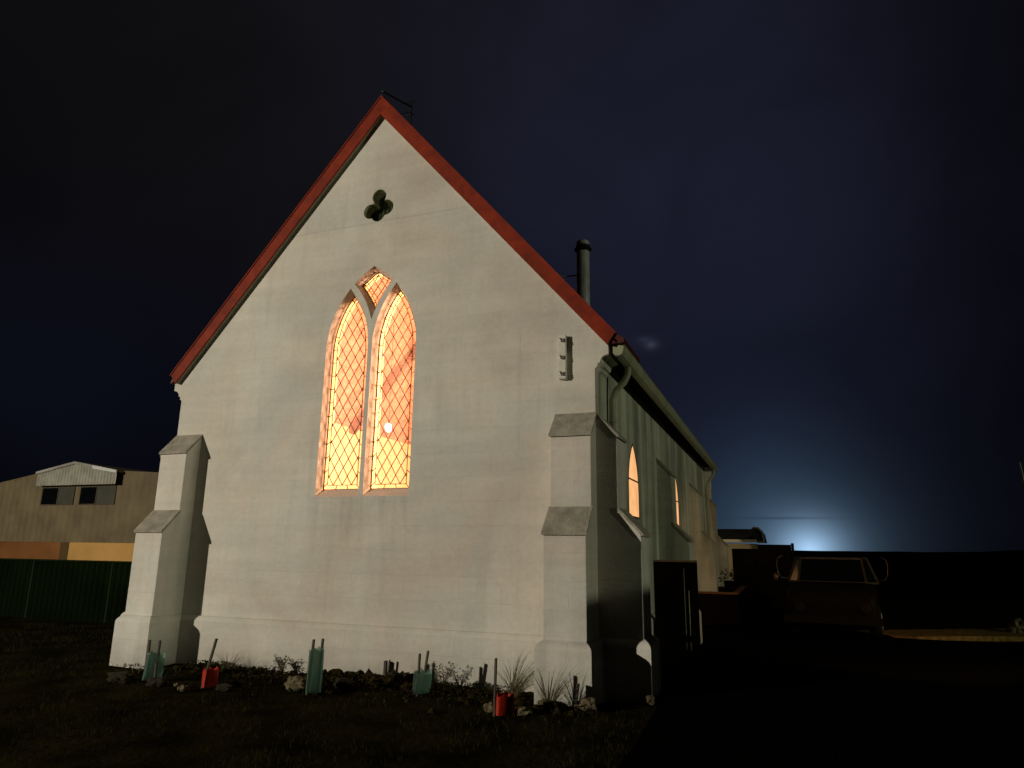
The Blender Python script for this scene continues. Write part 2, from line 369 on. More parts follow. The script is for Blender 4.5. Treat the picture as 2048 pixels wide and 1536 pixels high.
# top light between the two lancets
def toplight():
    c1 = MWX-.735+RA; cl = LX[1]-RA; rl = 1.487
    pts = []
    xi = MWX-.324
    z_in = lambda x: ZS+math.sqrt(rl**2-(x-cl)**2); z_out = lambda x: ZS+math.sqrt(RA**2-(x-c1)**2)
    n = 9
    lower = [(MWX+(xi-MWX)*i/n, z_in(MWX+(xi-MWX)*i/n)) for i in range(n+1)]          # from bottom centre out to the left corner
    upper = [(xi+(MWX-xi)*i/n, z_out(xi+(MWX-xi)*i/n)) for i in range(n+1)]           # left corner to apex
    left = lower[:-1]+upper
    right = [(2*MWX-x, z) for x, z in left[1:-1]][::-1]
    return left+right
tl_poly = toplight()
QC = (.055, 6.53)
quat = []
lobes = ((.060, 6.690, .118), (-.075, 6.468, .118), (.185, 6.497, .125), (.055, 6.405, .118), (.058, 6.54, .11))
for i in range(96):
    th = 2*math.pi*i/96; ux, uz = math.cos(th), math.sin(th); best = .08
    for lx, lz, rr in lobes:
        ox, oz = lx-QC[0], lz-QC[1]; bb = ox*ux+oz*uz; cc = ox*ox+oz*oz-rr*rr; disc = bb*bb-cc
        if disc > 0: best = max(best, bb+math.sqrt(disc))
    quat.append((QC[0]+best*ux, QC[1]+best*uz))
kn = [(3.317, 3.775), (3.352, 3.80), (3.352, 3.842), (3.386, 3.85)] + [(3.488-.102*math.cos(t*math.pi/2/6), 3.852+.095*math.sin(t*math.pi/2/6)) for t in range(1, 7)] + [(3.492, 3.95), (3.492, 4.12)]
outer = [(-w, -.3), (w, -.3)] + kn + [(AX, APEX)] + [(-x, z) for x, z in kn[::-1]]
gable = sheet('gable_wall', outer, [lan_l, lan_r, tl_poly, quat], XZ, 0, .25, Mt['wall'], ch)
outer_b = [(-w, -.3), (w, -.3), (3.49, 3.9), (3.49, 4.1), (AX, APEX-.02), (-3.49, 4.1), (-3.49, 3.9)]
sheet('rear_wall', outer_b, [], XZ, LEN-.35, LEN, Mt['wall'], ch)

# side walls with lancet openings on the right
sw1 = lancet(2.30-.40, 2.30+.40, 2.06, 2.45, .85, 8); sw2 = lancet(6.80-.42, 6.80+.42, 2.06, 2.45, .85, 8); sw3 = lancet(11.3-.4, 11.3+.4, 2.06, 2.45, .85, 8)
sheet('side_wall', [(.253, -.3), (LEN-.352, -.3), (LEN-.352, 4.12), (.253, 4.12)], [sw1, sw2, sw3], YZ, w-.003, w-T, Mt['sidewall'], ch)
MB().box((-w+.003, .253, -.3), (-w+T, LEN-.352, 4.12)).build('side_wall', Mt['sidewall'], ch)
blind = mat('lit_blind', (.5, .35, .2), .9, emit=((1, .50, .20), 1.0))
t_ = blind.node_tree; nb = t_.nodes.new('ShaderNodeTexNoise'); nb.inputs['Scale'].default_value = 3; tcb = t_.nodes.new('ShaderNodeTexCoord'); t_.links.new(tcb.outputs['Object'], nb.inputs['Vector'])
rb = t_.nodes.new('ShaderNodeValToRGB'); rb.color_ramp.elements[0].color = (.80, .37, .135, 1); rb.color_ramp.elements[1].color = (1, .52, .23, 1); rb.color_ramp.elements[0].position = .3; rb.color_ramp.elements[1].position = .7
t_.links.new(nb.outputs[0], rb.inputs[0]); t_.links.new(rb.outputs[0], t_.nodes['Principled BSDF'].inputs['Emission Color'])
for sw in (sw1, sw2, sw3):
    fr = MB(); inn = offset(sw, .022); n = len(sw)
    vs = [(w+.004, y, z) for y, z in sw] + [(w+.004, y, z) for y, z in inn] + [(w-.006, y, z) for y, z in inn] + [(w-.006, y, z) for y, z in sw]
    fr.add(vs, [(i+k*n, (i+1) % n+k*n, (i+1) % n+((k+1) % 4)*n, i+((k+1) % 4)*n) for k in range(4) for i in range(n)])
    cy = (sw[0][0]+sw[1][0])/2
    fr.box((w-.001, cy-.38, 2.60), (w+.006, cy+.38, 2.622))
    f = fr.build('side_window', Mt['lead'], ch)
    pn = MB().add([(w-.002, y, z) for y, z in offset(sw, .018)], [tuple(range(n))]); pn.build('pane', blind, f)

# lancet windows of the gable: splayed reveal > glass, border_glass, leading
def clip_seg(p, q, poly):
    p = Vector(p); q = Vector(q); d = q-p; ts = [0, 1]
    for i in range(len(poly)):
        a = Vector(poly[i]); e = Vector(poly[(i+1) % len(poly)])-a; den = d.x*e.y-d.y*e.x
        if abs(den) < 1e-12: continue
        r = a-p; t = (r.x*e.y-r.y*e.x)/den; u = (r.x*d.y-r.y*d.x)/den
        if 0 <= u <= 1 and 0 < t < 1: ts.append(t)
    ts.sort(); out = []
    for a, c in zip(ts, ts[1:]):
        if c-a < 1e-5: continue
        m = p+d*(a+c)/2
        if inside(m, poly): out.append((p+d*a, p+d*c))
    return out
def inside(m, poly):
    c = False; n = len(poly)
    for i in range(n):
        x1, y1 = poly[i]; x2, y2 = poly[(i+1) % n]
        if (y1 > m[1]) != (y2 > m[1]) and m[0] < (x2-x1)*(m[1]-y1)/(y2-y1)+x1: c = not c
    return c
GY = .125
def gwindow(poly, kind):
    n = len(poly)
    inner = offset(poly, .048)
    if kind == 'lancet':
        inner = [(x, z+.058 if i < 2 else z) for i, (x, z) in enumerate(inner)]
    rv = MB()
    vs = [(x, 0.0015, z) for x, z in poly]+[(x, GY-.01, z) for x, z in inner]+[(x, GY+.004, z) for x, z in inner]+[(x, GY+.004, z) for x, z in offset(poly, .001)]
    rv.add(vs, [(i+k*n, (i+1) % n+k*n, (i+1) % n+(k+1)*n, i+(k+1)*n) for k in range(3) for i in range(n)])
    win = rv.build('gable_window', Mt['splay'], ch)
    bw = .062 if kind == 'lancet' else .04
    jv = [(x, GY+.005, z) for x, z in inner]+[(x, .262, z) for x, z in offset(inner, -.004)]+[(x, .262, z) for x, z in offset(poly, -.02)]
    MB().add(jv, [(i+k*n, (i+1) % n+k*n, (i+1) % n+(k+1)*n, i+(k+1)*n) for k in range(2) for i in range(n)]).build('inner_jamb', Mt['plasterin'], win)
    inn2 = offset(inner, bw)
    g = MB().add([(x, GY, z) for x, z in inn2], [tuple(range(n))])
    if kind != 'lancet':
        cen = (MWX, 5.15); g = MB().add([(x, GY, z) for x, z in inn2]+[(cen[0], GY, cen[1])], [(i, (i+1) % n, n) for i in range(n)])
    g.build('glass', Mt['glass'], win)
    bd = MB().add([(x, GY, z) for x, z in inner]+[(x, GY, z) for x, z in inn2], [(i, (i+1) % n, n+(i+1) % n, n+i) for i in range(n)])
    bd.build('border_glass', Mt['border'], win)
    ld = MB(); lw = .0080
    def seg(a, c, wd=lw): ld.bar((a[0], GY-.004, a[1]), (c[0], GY-.004, c[1]), wd, .010, (0, 1, 0))
    for i in range(n): seg(inn2[i], inn2[(i+1) % n])
    for i in range(n): seg(offset(inner, .004)[i], offset(inner, .004)[(i+1) % n], .010)
    # diamonds
    dx, dz = (.074*2, .245) if kind == 'lancet' else (.12, .17)
    x0 = (min(p[0] for p in poly)+max(p[0] for p in poly))/2; z0 = min(p[1] for p in inn2)
    for k in range(-30, 31):
        for sgn in (1, -1):
            a = (x0+k*dx-sgn*dx*12, z0-dz*12*1.0); c = (x0+k*dx+sgn*dx*14, z0+dz*14)
            for s, e in clip_seg(a, c, inn2): 
                if (e-s).length > .01: seg(s, e)
    # bars across the border
    per = 0; last = 0
    for i in range(n):
        a = Vector(inner[i]); c = Vector(inner[(i+1) % n]); a2 = Vector(inn2[i]); c2 = Vector(inn2[(i+1) % n]); L = (c-a).length
        step = .20 if kind == 'lancet' else .11
        while last + step <= per + L:
            last += step; t = (last-per)/max(L, 1e-6); seg(a.lerp(c, t), a2.lerp(c2, t))
        per += L
    ld.build('leading', Mt['lead'], win)
    return win
gwindow(lan_l, 'lancet'); gwindow(lan_r, 'lancet'); gwindow(tl_poly, 'top')

# vent behind the quatrefoil
vt = MB(); N_ = 40
for i in range(N_):
    x = QC[0]-.36+.72*i/N_; x2 = QC[0]-.36+.72*(i+1)/N_; y = .19+.014*math.sin(i*1.57); y2 = .19+.014*math.sin((i+1)*1.57)
    vt.add([(x, y, QC[1]-.36), (x2, y2, QC[1]-.36), (x2, y2, QC[1]+.36), (x, y, QC[1]+.36)], [(0, 1, 2, 3)])
vto = vt.build('quatrefoil_vent', Mt['louvre'], ch)
nq = len(quat); qi = offset(quat, .004)
MB().add([(x, .0, z) for x, z in quat]+[(x, .012, z) for x, z in qi]+[(x, .21, z) for x, z in qi], [(i+k*nq, (i+1) % nq+k*nq, (i+1) % nq+(k+1)*nq, i+(k+1)*nq) for k in range(2) for i in range(nq)]).build('vent_reveal', mat('shaded_vent_reveal', (.50, .50, .34), .9, .5, 9), vto)  # shade inside the opening put into the grey-green colour

# plinths
pl = MB(); prof = [(0, -.3), (-.07, -.3), (-.07, .545), (-.052, .575), (-.03, .60), (0, .612)]
pl.prism(prof, lambda u, v, d: (d, u-.0, v), -w+b-.01, w-b+.01)
pl.build('plinth', Mt['wall'], ch)
for sx in (1, -1):
    q = MB().prism(prof, lambda u, v, d: (sx*(w-u), d, v), .3, LEN); q.build('plinth', Mt['sidewall'], ch)

# stepped buttresses: (origin of the inner corner on the wall, direction of projection, lateral direction)
def buttress(o, pd, ld_, m):
    o = Vector(o); pd = Vector(pd); ld_ = Vector(ld_)
    f = lambda p, z, d: tuple(o + pd*p + ld_*d + Vector((0, 0, z)))
    body = MB().prism([(-.05, -.3), (p2, -.3), (p2, C2B-.035), (p1, C2T-.035), (p1, C1B-.035), (0, C1T-.035), (-.05, C1T-.035)], f, 0, b)
    bo = body.build('buttress', m, ch, bevel=.010)
    mg = .068
    base = MB()
    # plinth with a rounded shoulder
    z_list = [(-.3, 0), (PLF-.02, 0), (PLF+.012, .010), (PLF+.038, .030), (PLF+.055, .055), (PLT+.004, .080)]
    ring = []
    for z, ins in z_list:
        ring += [f(-.04, z, -mg+ins), f(p3-ins, z, -mg+ins), f(p3-ins, z, b+mg-ins), f(-.04, z, b+mg-ins)]
    fs = [(0, 1, 2, 3), tuple(4*(len(z_list)-1)+k for k in (3, 2, 1, 0))]
    for i in range(len(z_list)-1):
        for k in range(4): fs.append((4*i+k, 4*i+(k+1) % 4, 4*i+4+(k+1) % 4, 4*i+4+k))
    base.add(ring, fs).build('plinth', m, bo)
    for (pa, za, pb, zb) in ((0, C1T, p1, C1B), (p1, C2T, p2, C2B)):
        th = .030; sl = (za-zb)/(pb-pa)
        poly = [(pa-.004, za+.006), (pb+.028, zb-.028*sl+.006), (pb+.028, zb-.028*sl-.024), (pb+.003, zb-.043), (pa-.004, za-.033)]
        MB().prism(poly, f, -.014, b+.014).build('weathering_cap', Mt['cap'], bo)
    return bo
for sx in (1, -1):
    buttress((sx*(w+.002), .0, 0), (0, -1, 0), (-sx, 0, 0), Mt['butt'])
    for y in (.002, 4.5, 9.25, LEN-b-.002):
        buttress((sx*w, y, 0), (sx, 0, 0), (0, 1, 0), Mt['butt'] if y < 1 else Mt['sidewall'])

# roof, barge boards, eaves
def rz(x): return APEX+.02-SL*abs(x-AX)*3.5/3.5
rf = MB(); xe = 3.575
for s in (1, -1):
    e = AX+s*(xe-.0); cnt = 150
    poly = [(AX, APEX+.06), (e, APEX+.06-SL*xe), (e, APEX+.02-SL*xe), (AX, APEX+.02)]
    rf.prism(poly, lambda u, v, d: (u, d, v), -.05, LEN+.12)
    for k in range(int(LEN/.2)):                              # sheet ribs
        y = .02+k*.2
        rf.bar((AX, y, APEX+.065), (e, y, APEX+.065-SL*xe), .03, .022)
roof = rf.build('roof', Mt['roof'], ch)
MB().tube([(AX, -.06, APEX+.085), (AX, LEN+.12, APEX+.085)], .055, 10).build('ridge_cap', Mt['roof'], roof)
for s in (1, -1):
    xo, zo, xi_, zi = AX+s*3.555, 4.19, AX+s*3.455, 4.045
    poly = [(AX, 8.34), (xo, zo), (xi_, zi), (AX, 8.035)]
    MB().prism(poly, XZ, -.085, -.055).build('barge_board', Mt['barge'], ch, bevel=.003)
    MB().prism([(AX, 8.36), (xo+s*.01, zo+.005), (xo+s*.01, zo-.02), (AX, 8.335)], XZ, -.098, .02).build('barge_capping', Mt['barge'], ch)
    MB().prism([(AX, 8.16), (xo-s*.02, zo-.03), (xi_, zi+.005), (AX, 8.05)], XZ, -.053, .001).build('verge_soffit', Mt['soffit'], ch)
    MB().prism([(s*(w-.01), 4.03), (s*3.64, 4.00), (s*3.64, 4.03), (s*(w-.01), 4.10)], XZ, .58, LEN+.05).build('eave_soffit', Mt['timber'], ch)
    # quad gutter
    gp = [(3.545, 4.06), (3.545, 3.955), (3.575, 3.925), (3.615, 3.92), (3.655, 3.94), (3.675, 3.985), (3.678, 4.045), (3.69, 4.06)]
    MB().prism([(s*x, z) for x, z in gp], XZ, .02 if s > 0 else .34, LEN+.05).build('gutter', Mt['gutter'], ch)
    dp = MB().tube([(s*3.60, .66, 3.93), (s*3.60, .66, 3.84), (s*3.55, .66, 3.74), (s*3.43, .66, 3.62), (s*3.385, .66, 3.50), (s*3.385, .66, .02)], .044, 12)
    for z in (3.2, 2.2, 1.2): dp.tube([(s*3.385, .66, z), (s*3.385, .66, z+.03)], .052, 12)
    dp.build('downpipe', Mt['downpipe'], ch, smooth=True)
    dq = MB().tube([(s*3.61, LEN-.62, 3.93), (s*3.61, LEN-.62, 3.84), (s*3.56, LEN-.62, 3.72), (s*3.44, LEN-.62, 3.56), (s*3.39, LEN-.62, 3.42), (s*3.39, LEN-.62, .02)], .046, 12)
    dq.build('downpipe', Mt['downpipe'], ch, smooth=True)
for s in (1,): MB().prism([(s*3.52, 4.063), (s*3.70, 4.063), (s*3.70, 4.12), (s*3.54, 4.22)], XZ, -.05, 1.0).build('roof_edge', Mt['roof'], ch)
# shallow pilaster strip under the right kneeler and left kneeler
for s in (1, -1):
    MB().prism([(s*x, z) for x, z in [(w-.1, 3.0), (w, 3.0)]+kn+[(w-.1, 4.12)]], XZ, .252, .575).build('kneeler', Mt['sidewall'], ch)

# flue
fl = MB().tube([(2.26, 3.5, 5.2), (2.26, 3.5, 6.96)], .118, 20); fl.tube([(2.26, 3.5, 6.36), (2.26, 3.5, 6.385)], .125, 20)
flo = fl.build('flue', Mt['steel'], ch, smooth=False)
MB().tube([(2.26, 3.5, 6.95), (2.26, 3.5, 7.00), (2.26, 3.5, 7.02)], [.125, .165, .15], 20).tube([(2.26, 3.5, 7.02), (2.26, 3.5, 7.07)], .13, 20).build('flue_collar', Mt['black'], flo)
MB().tube([(2.26, 3.5, 7.07), (2.26, 3.5, 7.15), (2.26, 3.5, 7.17)], [.118, .118, .09], 20).build('cowl', Mt['steel'], flo)
MB().bar((2.26, 3.5, 6.50), (1.55, 3.42, 6.50), .02).bar((1.55, 3.42, 6.50), (1.56, 3.42, 6.42), .02).build('stay', Mt['steel'], flo)

# insulator board
ib = MB().box((2.872, -.075, 3.655), (2.965, -.001, 4.225)).build('insulator_board', Mt['board'], ch, bevel=.006)
for z, dk in ((4.155, 1), (3.93, 0), (3.72, 1)):
    i_ = MB().tube([(2.915, -.073, z), (2.915, -.088, z), (2.915, -.094, z), (2.915, -.106, z), (2.915, -.112, z)], [.022, .026, .016, .026, .018], 14)
    i_.build('insulator', Mt['ceramic'], ib, smooth=True)
    MB().tube([(2.915, -.11, z), (2.915, -.122, z)], .010, 8).bar((2.90, -.115, z+.02), (2.93, -.118, z-.03), .009).build('wire_stub', Mt['black'], ib)

# interior seen through the glass
MB().box((-w+T, .26, -.05), (w-T, LEN-.36, .12)).build('floor', Mt['floor'], ch)
MB().box((-w+T-.002, .27, .12), (-w+T+.012, LEN-.36, 4.02)).build('inner_wall_lining', Mt['plasterin'], ch)
MB().box((w-T-.012, .27, .12), (w-T+.002, LEN-.36, 4.02)).build('inner_wall_lining', Mt['plasterin'], ch)
MB().prism([(-w+T, .12), (w-T, .12), (w-T, 4.0), (0, 7.4), (-w+T, 4.0)], XZ, LEN-.40, LEN-.356).build('inner_wall_lining', Mt['plasterin'], ch)
cl = MB(); xi2 = w-T
nb_ = 34
for s in (1, -1):
    zt = 4.0+xi2*SL
    for k in range(nb_):                                       # lining boards with a shadow gap
        a0, a1 = k/nb_, (k+.9)/nb_
        P = lambda a: (s*xi2*(1-a), 4.0+(zt-4.0)*a)
        (x0, z0), (x1, z1) = P(a0), P(a1)
        cl.add([(x0, .27, z0), (x1, .27, z1), (x1, LEN-.38, z1), (x0, LEN-.38, z0)], [(0, 1, 2, 3)])
    cl.add([(s*xi2, .27, 4.03), (0, .27, zt+.03), (0, LEN-.38, zt+.03), (s*xi2, LEN-.38, 4.03)], [(0, 1, 2, 3)])
cl.build('ceiling', Mt['ceil'], ch)
for y in (4.15, 7.5, 10.6):
    tr = MB(); zt = 4.0+xi2*SL
    for s in (1, -1): tr.bar((s*(xi2-.02), y, 3.92), (0, y, zt-.07), .12, .16, (0, 1, 0))
    tr.bar((-1.62, y, 5.45), (1.62, y, 5.45), .12, .14)
    tr.build('roof_truss', Mt['beam'], ch)

def pendant(x, y, z, name, label, energy, grp=None):
    t = thing(name, label, 'lamp', (x, y, z), grp)
    MB().tube([(x, y, z+.06), (x, y, 4.0+(xi2-abs(x))*SL-.02)], .006, 6).build('cord', Mt['black'], t)
    MB().tube([(x, y, z+.03), (x, y, z+.08)], .022, 10).build('lamp_holder', Mt['black'], t)
    MB().blob((x, y, z-.015), (.065, .065, .085), 0, 0, 3).build('bulb', mat('lit_bulb', (1, .9, .7), emit=((1, .90, .72), 9)), t, smooth=True)
    d = bpy.data.lights.new('bulb_light', 'POINT'); d.energy = energy; d.color = (1, .62, .41); d.shadow_soft_size = .07
    o = bpy.data.objects.new('bulb_light', d); col.objects.link(o); o.parent = t; o.location = (0, 0, -.14)
pendant(-1.42, 2.93+.15, 3.79, 'pendant_lamp', 'bare glowing bulb hanging inside the church, seen through the right lancet window', 70)
for nm, (x, y, z), en in (('unseen_room_fill', (2.1, 1.55, 3.7), 1150), ('unseen_room_fill', (1.6, 6.0, 3.4), 430)):  # unseen fill lights added to brighten the room and window reveals
    d = bpy.data.lights.new('room_fill_light', 'POINT'); d.energy = en; d.color = (1, .62, .41); d.shadow_soft_size = .38
    o = bpy.data.objects.new('room_fill_light', d); col.objects.link(o); o.location = (x, y, z); o.parent = ch

# TV antenna on the ridge
an = thing('television_antenna', 'small black television antenna on the front end of the red ridge', 'antenna', (AX, .8, 8.3))
MB().tube([(AX, .82, 8.2), (AX, .82, 8.86)], .016, 8).build('mast', Mt['black'], an)
MB().bar((AX-.01, -.05, 8.46), (AX, .86, 8.77), .022).build('boom', Mt['black'], an)
els = []
for k, L in enumerate((.10, .11, .13, .15, .17)):
    y = .1+.18*k; z = 8.46+(y+.05)*.34; els.append(((AX, y, z-L/2), (AX, y, z+L/2), .008))
els += [((AX-.10, .84, 8.62), (AX+.05, .84, 8.62), .012), ((AX-.1, .8, 8.84), (AX+.06, .84, 8.88), .014), ((AX-.06, .6, 8.5), (AX, .82, 8.66), .010)]
for a_, b_, c_w in els: MB().bar(a_, b_, c_w).build('element', Mt['black'], an)

# ------------------------------------------------------------------ tree guards and stakes in the bed
def stake(mb, base, top, wd=.028): mb.bar(base, top, wd, wd*.7)
def guard(name, label, x, y, wd, h, ang, m, stakes, group, sag=0., z0=0.):
    t = thing(name, label, 'tree guard', (x, y, 0), group)
    pts = []
    for k in range(3):
        a = ang+k*2*math.pi/3; pts.append(Vector((x+wd*.62*math.cos(a), y+wd*.62*math.sin(a), 0)))
    sl = MB(); seg = []
    for k in range(3):
        a, c = pts[k], pts[(k+1) % 3]
        for i in range(6): seg.append(a.lerp(c, i/6) + (a+c-2*Vector((x, y, 0))).normalized()*(.018*math.sin(math.pi*i/6)))
    n = len(seg); rows = 7
    for r in range(rows+1):
        z = z0 + h*r/rows
        for i, p in enumerate(seg):
            k = 1+sag*math.sin(r/rows*3.1+i*.7); dz = .02*math.sin(i*1.9)*(r == rows)
            sl.v.append((x+(p.x-x)*k+.03*sag*r, y+(p.y-y)*k, z+dz))
    for r in range(rows):
        for i in range(n): sl.f.append((r*n+i, r*n+(i+1) % n, (r+1)*n+(i+1) % n, (r+1)*n+i))
    so = sl.build('sleeve', m, t, smooth=True)
    for bs, tp in stakes:
        s = MB(); stake(s, (x+bs[0], y+bs[1], -.05), (x+tp[0], y+tp[1], tp[2])); s.build('stake', Mt['greytimber'], t)
    return t
orange = mat('orange_plastic_sleeve', (.46, .028, .006), .5, .25, 14, .2, 40)
GG, OG = 'pale green tree guards in the bed', 'orange tree guards in the bed'
guard('tree_guard', 'pale green tree guard with two stakes standing before the left buttress', -1.90, -1.27, .19, .30, .4, Mt['guard'], [((-.085, 0), (-.10, 0, .44)), ((.03, .02), (.045, .02, .44)), ((.09, -.03), (.08, -.03, .20))], GG, .08)
guard('tree_guard', 'small orange tree guard with one long stake leaning right', -.968, -1.34, .16, .19, .9, orange, [((-.03, -.06), (.115, -.06, .53))], OG, .05)
guard('tree_guard', 'tallest narrow pale green tree guard held between two upright stakes', .32, -1.12, .155, .46, .2, Mt['guard'], [((-.06, -.02), (-.035, 0, .555)), ((.035, .03), (.065, .03, .565))], GG, .03)
guard('tree_guard', 'short wide pale green tree guard left of the bare sprig, stakes crossing above it', 1.41, -.66, .185, .235, .6, Mt['guard'], [((-.03, .02), (-.02, .02, .41)), ((-.0, .05), (.07, .05, .44))], GG, .10)
guard('tree_guard', 'bright orange tree guard with one thick upright stake at the right buttress', 2.645, -1.23, .165, .185, .25, orange, [((-.085, -.02), (-.075, -.02, .515)), ((.07, .0), (.075, 0, .16))], OG, .03)
def lone(label, x, y, top, wd=.03):
    s = MB(); s.bar((x, y, -.04), (x+top[0], y+top[1], top[2]), wd, wd*.7)
    tag(s.build('garden_stake', Mt['greytimber']), label, 'stake', 'lone garden stakes')
lone('short thick grey stake at the middle of the plinth', .655, -.13, (0.0, 0, .22), .045)
lone('thin bar standing in for the shadow of the short thick stake at the plinth', .70, -.15, (.02, 0, .235), .02)  # extra bar modelled where the stake's shadow falls
lone('dark stake leaning against the foot of the right buttress', 3.235, -.72, (.03, .03, .24), .04)

# ------------------------------------------------------------------ rocks
RM = mat('pale_field_stone', (.17, .14, .08), .95, .45, 14, .8, 30)
RM2 = mat('brown_field_stone', (.03, .023, .011), .95, .45, 14, .8, 30)
rocks = [
 ('pale rock at the outer foot of the right buttress', 3.37, -.70, .05, (.10, .08, .07), RM),
 ('small pale rock left of the bright orange guard', 2.46, -1.12, .02, (.065, .05, .045), RM),
 ('long pale rock right of the bright orange guard', 2.80, -1.13, .02, (.10, .06, .045), RM),
 ('large jagged pale rock left of the tallest green guard', .02, -1.02, .04, (.15, .09, .085), RM),
 ('small white rock left of the small orange guard', -1.12, -1.55, .0, (.06, .045, .035), RM),
 ('low rock right of the small orange guard', -.70, -1.36, .01, (.11, .06, .04), RM2),
 ('pale stone at the foot of the side buttress corner', 3.90, -.10, .03, (.045, .04, .05), RM),
 ('wide brown rock at the outer foot of the left buttress', -2.2, -1.45, .02, (.17, .10, .07), RM2),
 ('flat rock in front of the left green guard', -1.62, -1.45, .01, (.13, .09, .05), RM2),
 ('tiny white pebble between the left green and small orange guards', -1.30, -1.47, .01, (.03, .025, .02), RM),
 ('brown rock right of the tallest green guard', .50, -.78, .04, (.12, .09, .075), RM2),
 ('round brown rock beside the short middle stake', .79, -.16, .05, (.08, .06, .07), RM2),
 ('broad pale stone between grass tuft and right buttress', 3.02, -.86, .02, (.10, .07, .06), RM2),
 ('pale stone under the right grass tuft', 2.93, -.72, .02, (.085, .06, .05), RM),
]
for i, (lb, x, y, z, r, m) in enumerate(rocks):
    tag(MB().blob((0, 0, 0), r, i+1, .45, 3).build('rock', m), lb, 'rock', 'stones edging the garden bed').location = (x, y, z)

# ------------------------------------------------------------------ grasses and weeds
def blades(mb, x, y, n, h, spread, lean=(0, 0), wd=.006, z=0., seed=0, rad=.05):
    rnd = random.Random(seed)
    for i in range(n):
        a = rnd.uniform(0, 2*math.pi); rr = rnd.uniform(0, rad); hh = h*rnd.uniform(.45, 1.08); out = spread*rnd.uniform(.15, 1)
        dx, dy = math.cos(a)*out+lean[0]*hh, math.sin(a)*out*.7+lean[1]*hh
        bx, by = x+math.cos(a)*rr, y+math.sin(a)*rr; pts = []; K = 7
        droop = rnd.uniform(.0, .45)
        for k in range(K+1):
            t = k/K; pts.append(Vector((bx+dx*t**1.5, by+dy*t**1.5, z+hh*(t-droop*t**3*.6))))
        pv = Vector((rnd.uniform(-1, 1), rnd.uniform(-.4, .4), 0)).normalized(); o = len(mb.v)
        for k, p in enumerate(pts):
            ww = wd*(1-k/K)**.7+.0006; mb.v.append(tuple(p-pv*ww/2)); mb.v.append(tuple(p+pv*ww/2))
        for k in range(K): mb.f.append((o+2*k, o+2*k+1, o+2*k+3, o+2*k+2))
GB = mat('dry_tussock', (.15, .13, .075), .9, .4, 10, spec=.1)
def tuft(label, *a, **k):
    mb = MB(); blades(mb, *a, **k); tag(mb.build('grass_tuft', GB), label, 'grass tuft', 'wispy grass tufts at the wall')
tuft('large wispy grass tuft fanning over the plinth beside the right buttress', 2.46, -.42, 95, .54, .52, (.55, 0), .0075, seed=3, rad=.06)
tuft('grass tuft growing against the face of the right buttress', 3.00, -.84, 75, .46, .34, (.16, 0), .0075, seed=8, rad=.05)
tuft('low wispy grass patch at the plinth right of the left buttress', -1.62, -.30, 70, .24, .26, (.12, 0), .006, seed=11, rad=.10)
tuft('faint short grass beside the left buttress base', -2.42, -.95, 36, .13, .10, (.0, 0), .005, seed=15, rad=.12)
# bare sprigs
def sprig(label, x, y, h, n, seed, m):
    rnd = random.Random(seed); mb = MB()
    for i in range(n):
        a = rnd.uniform(0, 6.28); L = h*rnd.uniform(.5, 1); tip = Vector((x+math.cos(a)*L*.6, y+math.sin(a)*L*.3, L)); mid = Vector((x, y, 0)).lerp(tip, .5)+Vector((0, 0, .02))
        mb.tube([(x, y, 0), mid, tip], [.004, .003, .0015], 5)
        for k in range(7):
            p = Vector((x, y, 0)).lerp(tip, rnd.uniform(.35, 1)); d = Vector((rnd.uniform(-1, 1), rnd.uniform(-.4, .4), rnd.uniform(-.3, 1))).normalized()*h*.22
            mb.tube([p, p+d], [.0022, .001], 4)
            q = p+d; s = rnd.uniform(.008, .018); mb.add([q+Vector((-s, 0, 0)), q+Vector((0, .3*s, -s*.6)), q+Vector((s, 0, 0)), q+Vector((0, -.3*s, s*.6))], [(0, 1, 2, 3)])
    tag(mb.build('bare_sprig', m), label, 'plant', 'small weeds at the plinth')
WD = mat('brown_weed', (.12, .10, .05), .9, .4, 10)
sprig('thin branching brown sprig on the plinth, midway between green guard and right buttress', 1.50, -.22, .26, 9, 4, WD)
sprig('small leafy sprig at the plinth left of the tallest green guard', -.83, -.22, .20, 14, 5, WD)
sprig('low twiggy weed just right of the short middle stake', 1.02, -.20, .12, 12, 6, WD)

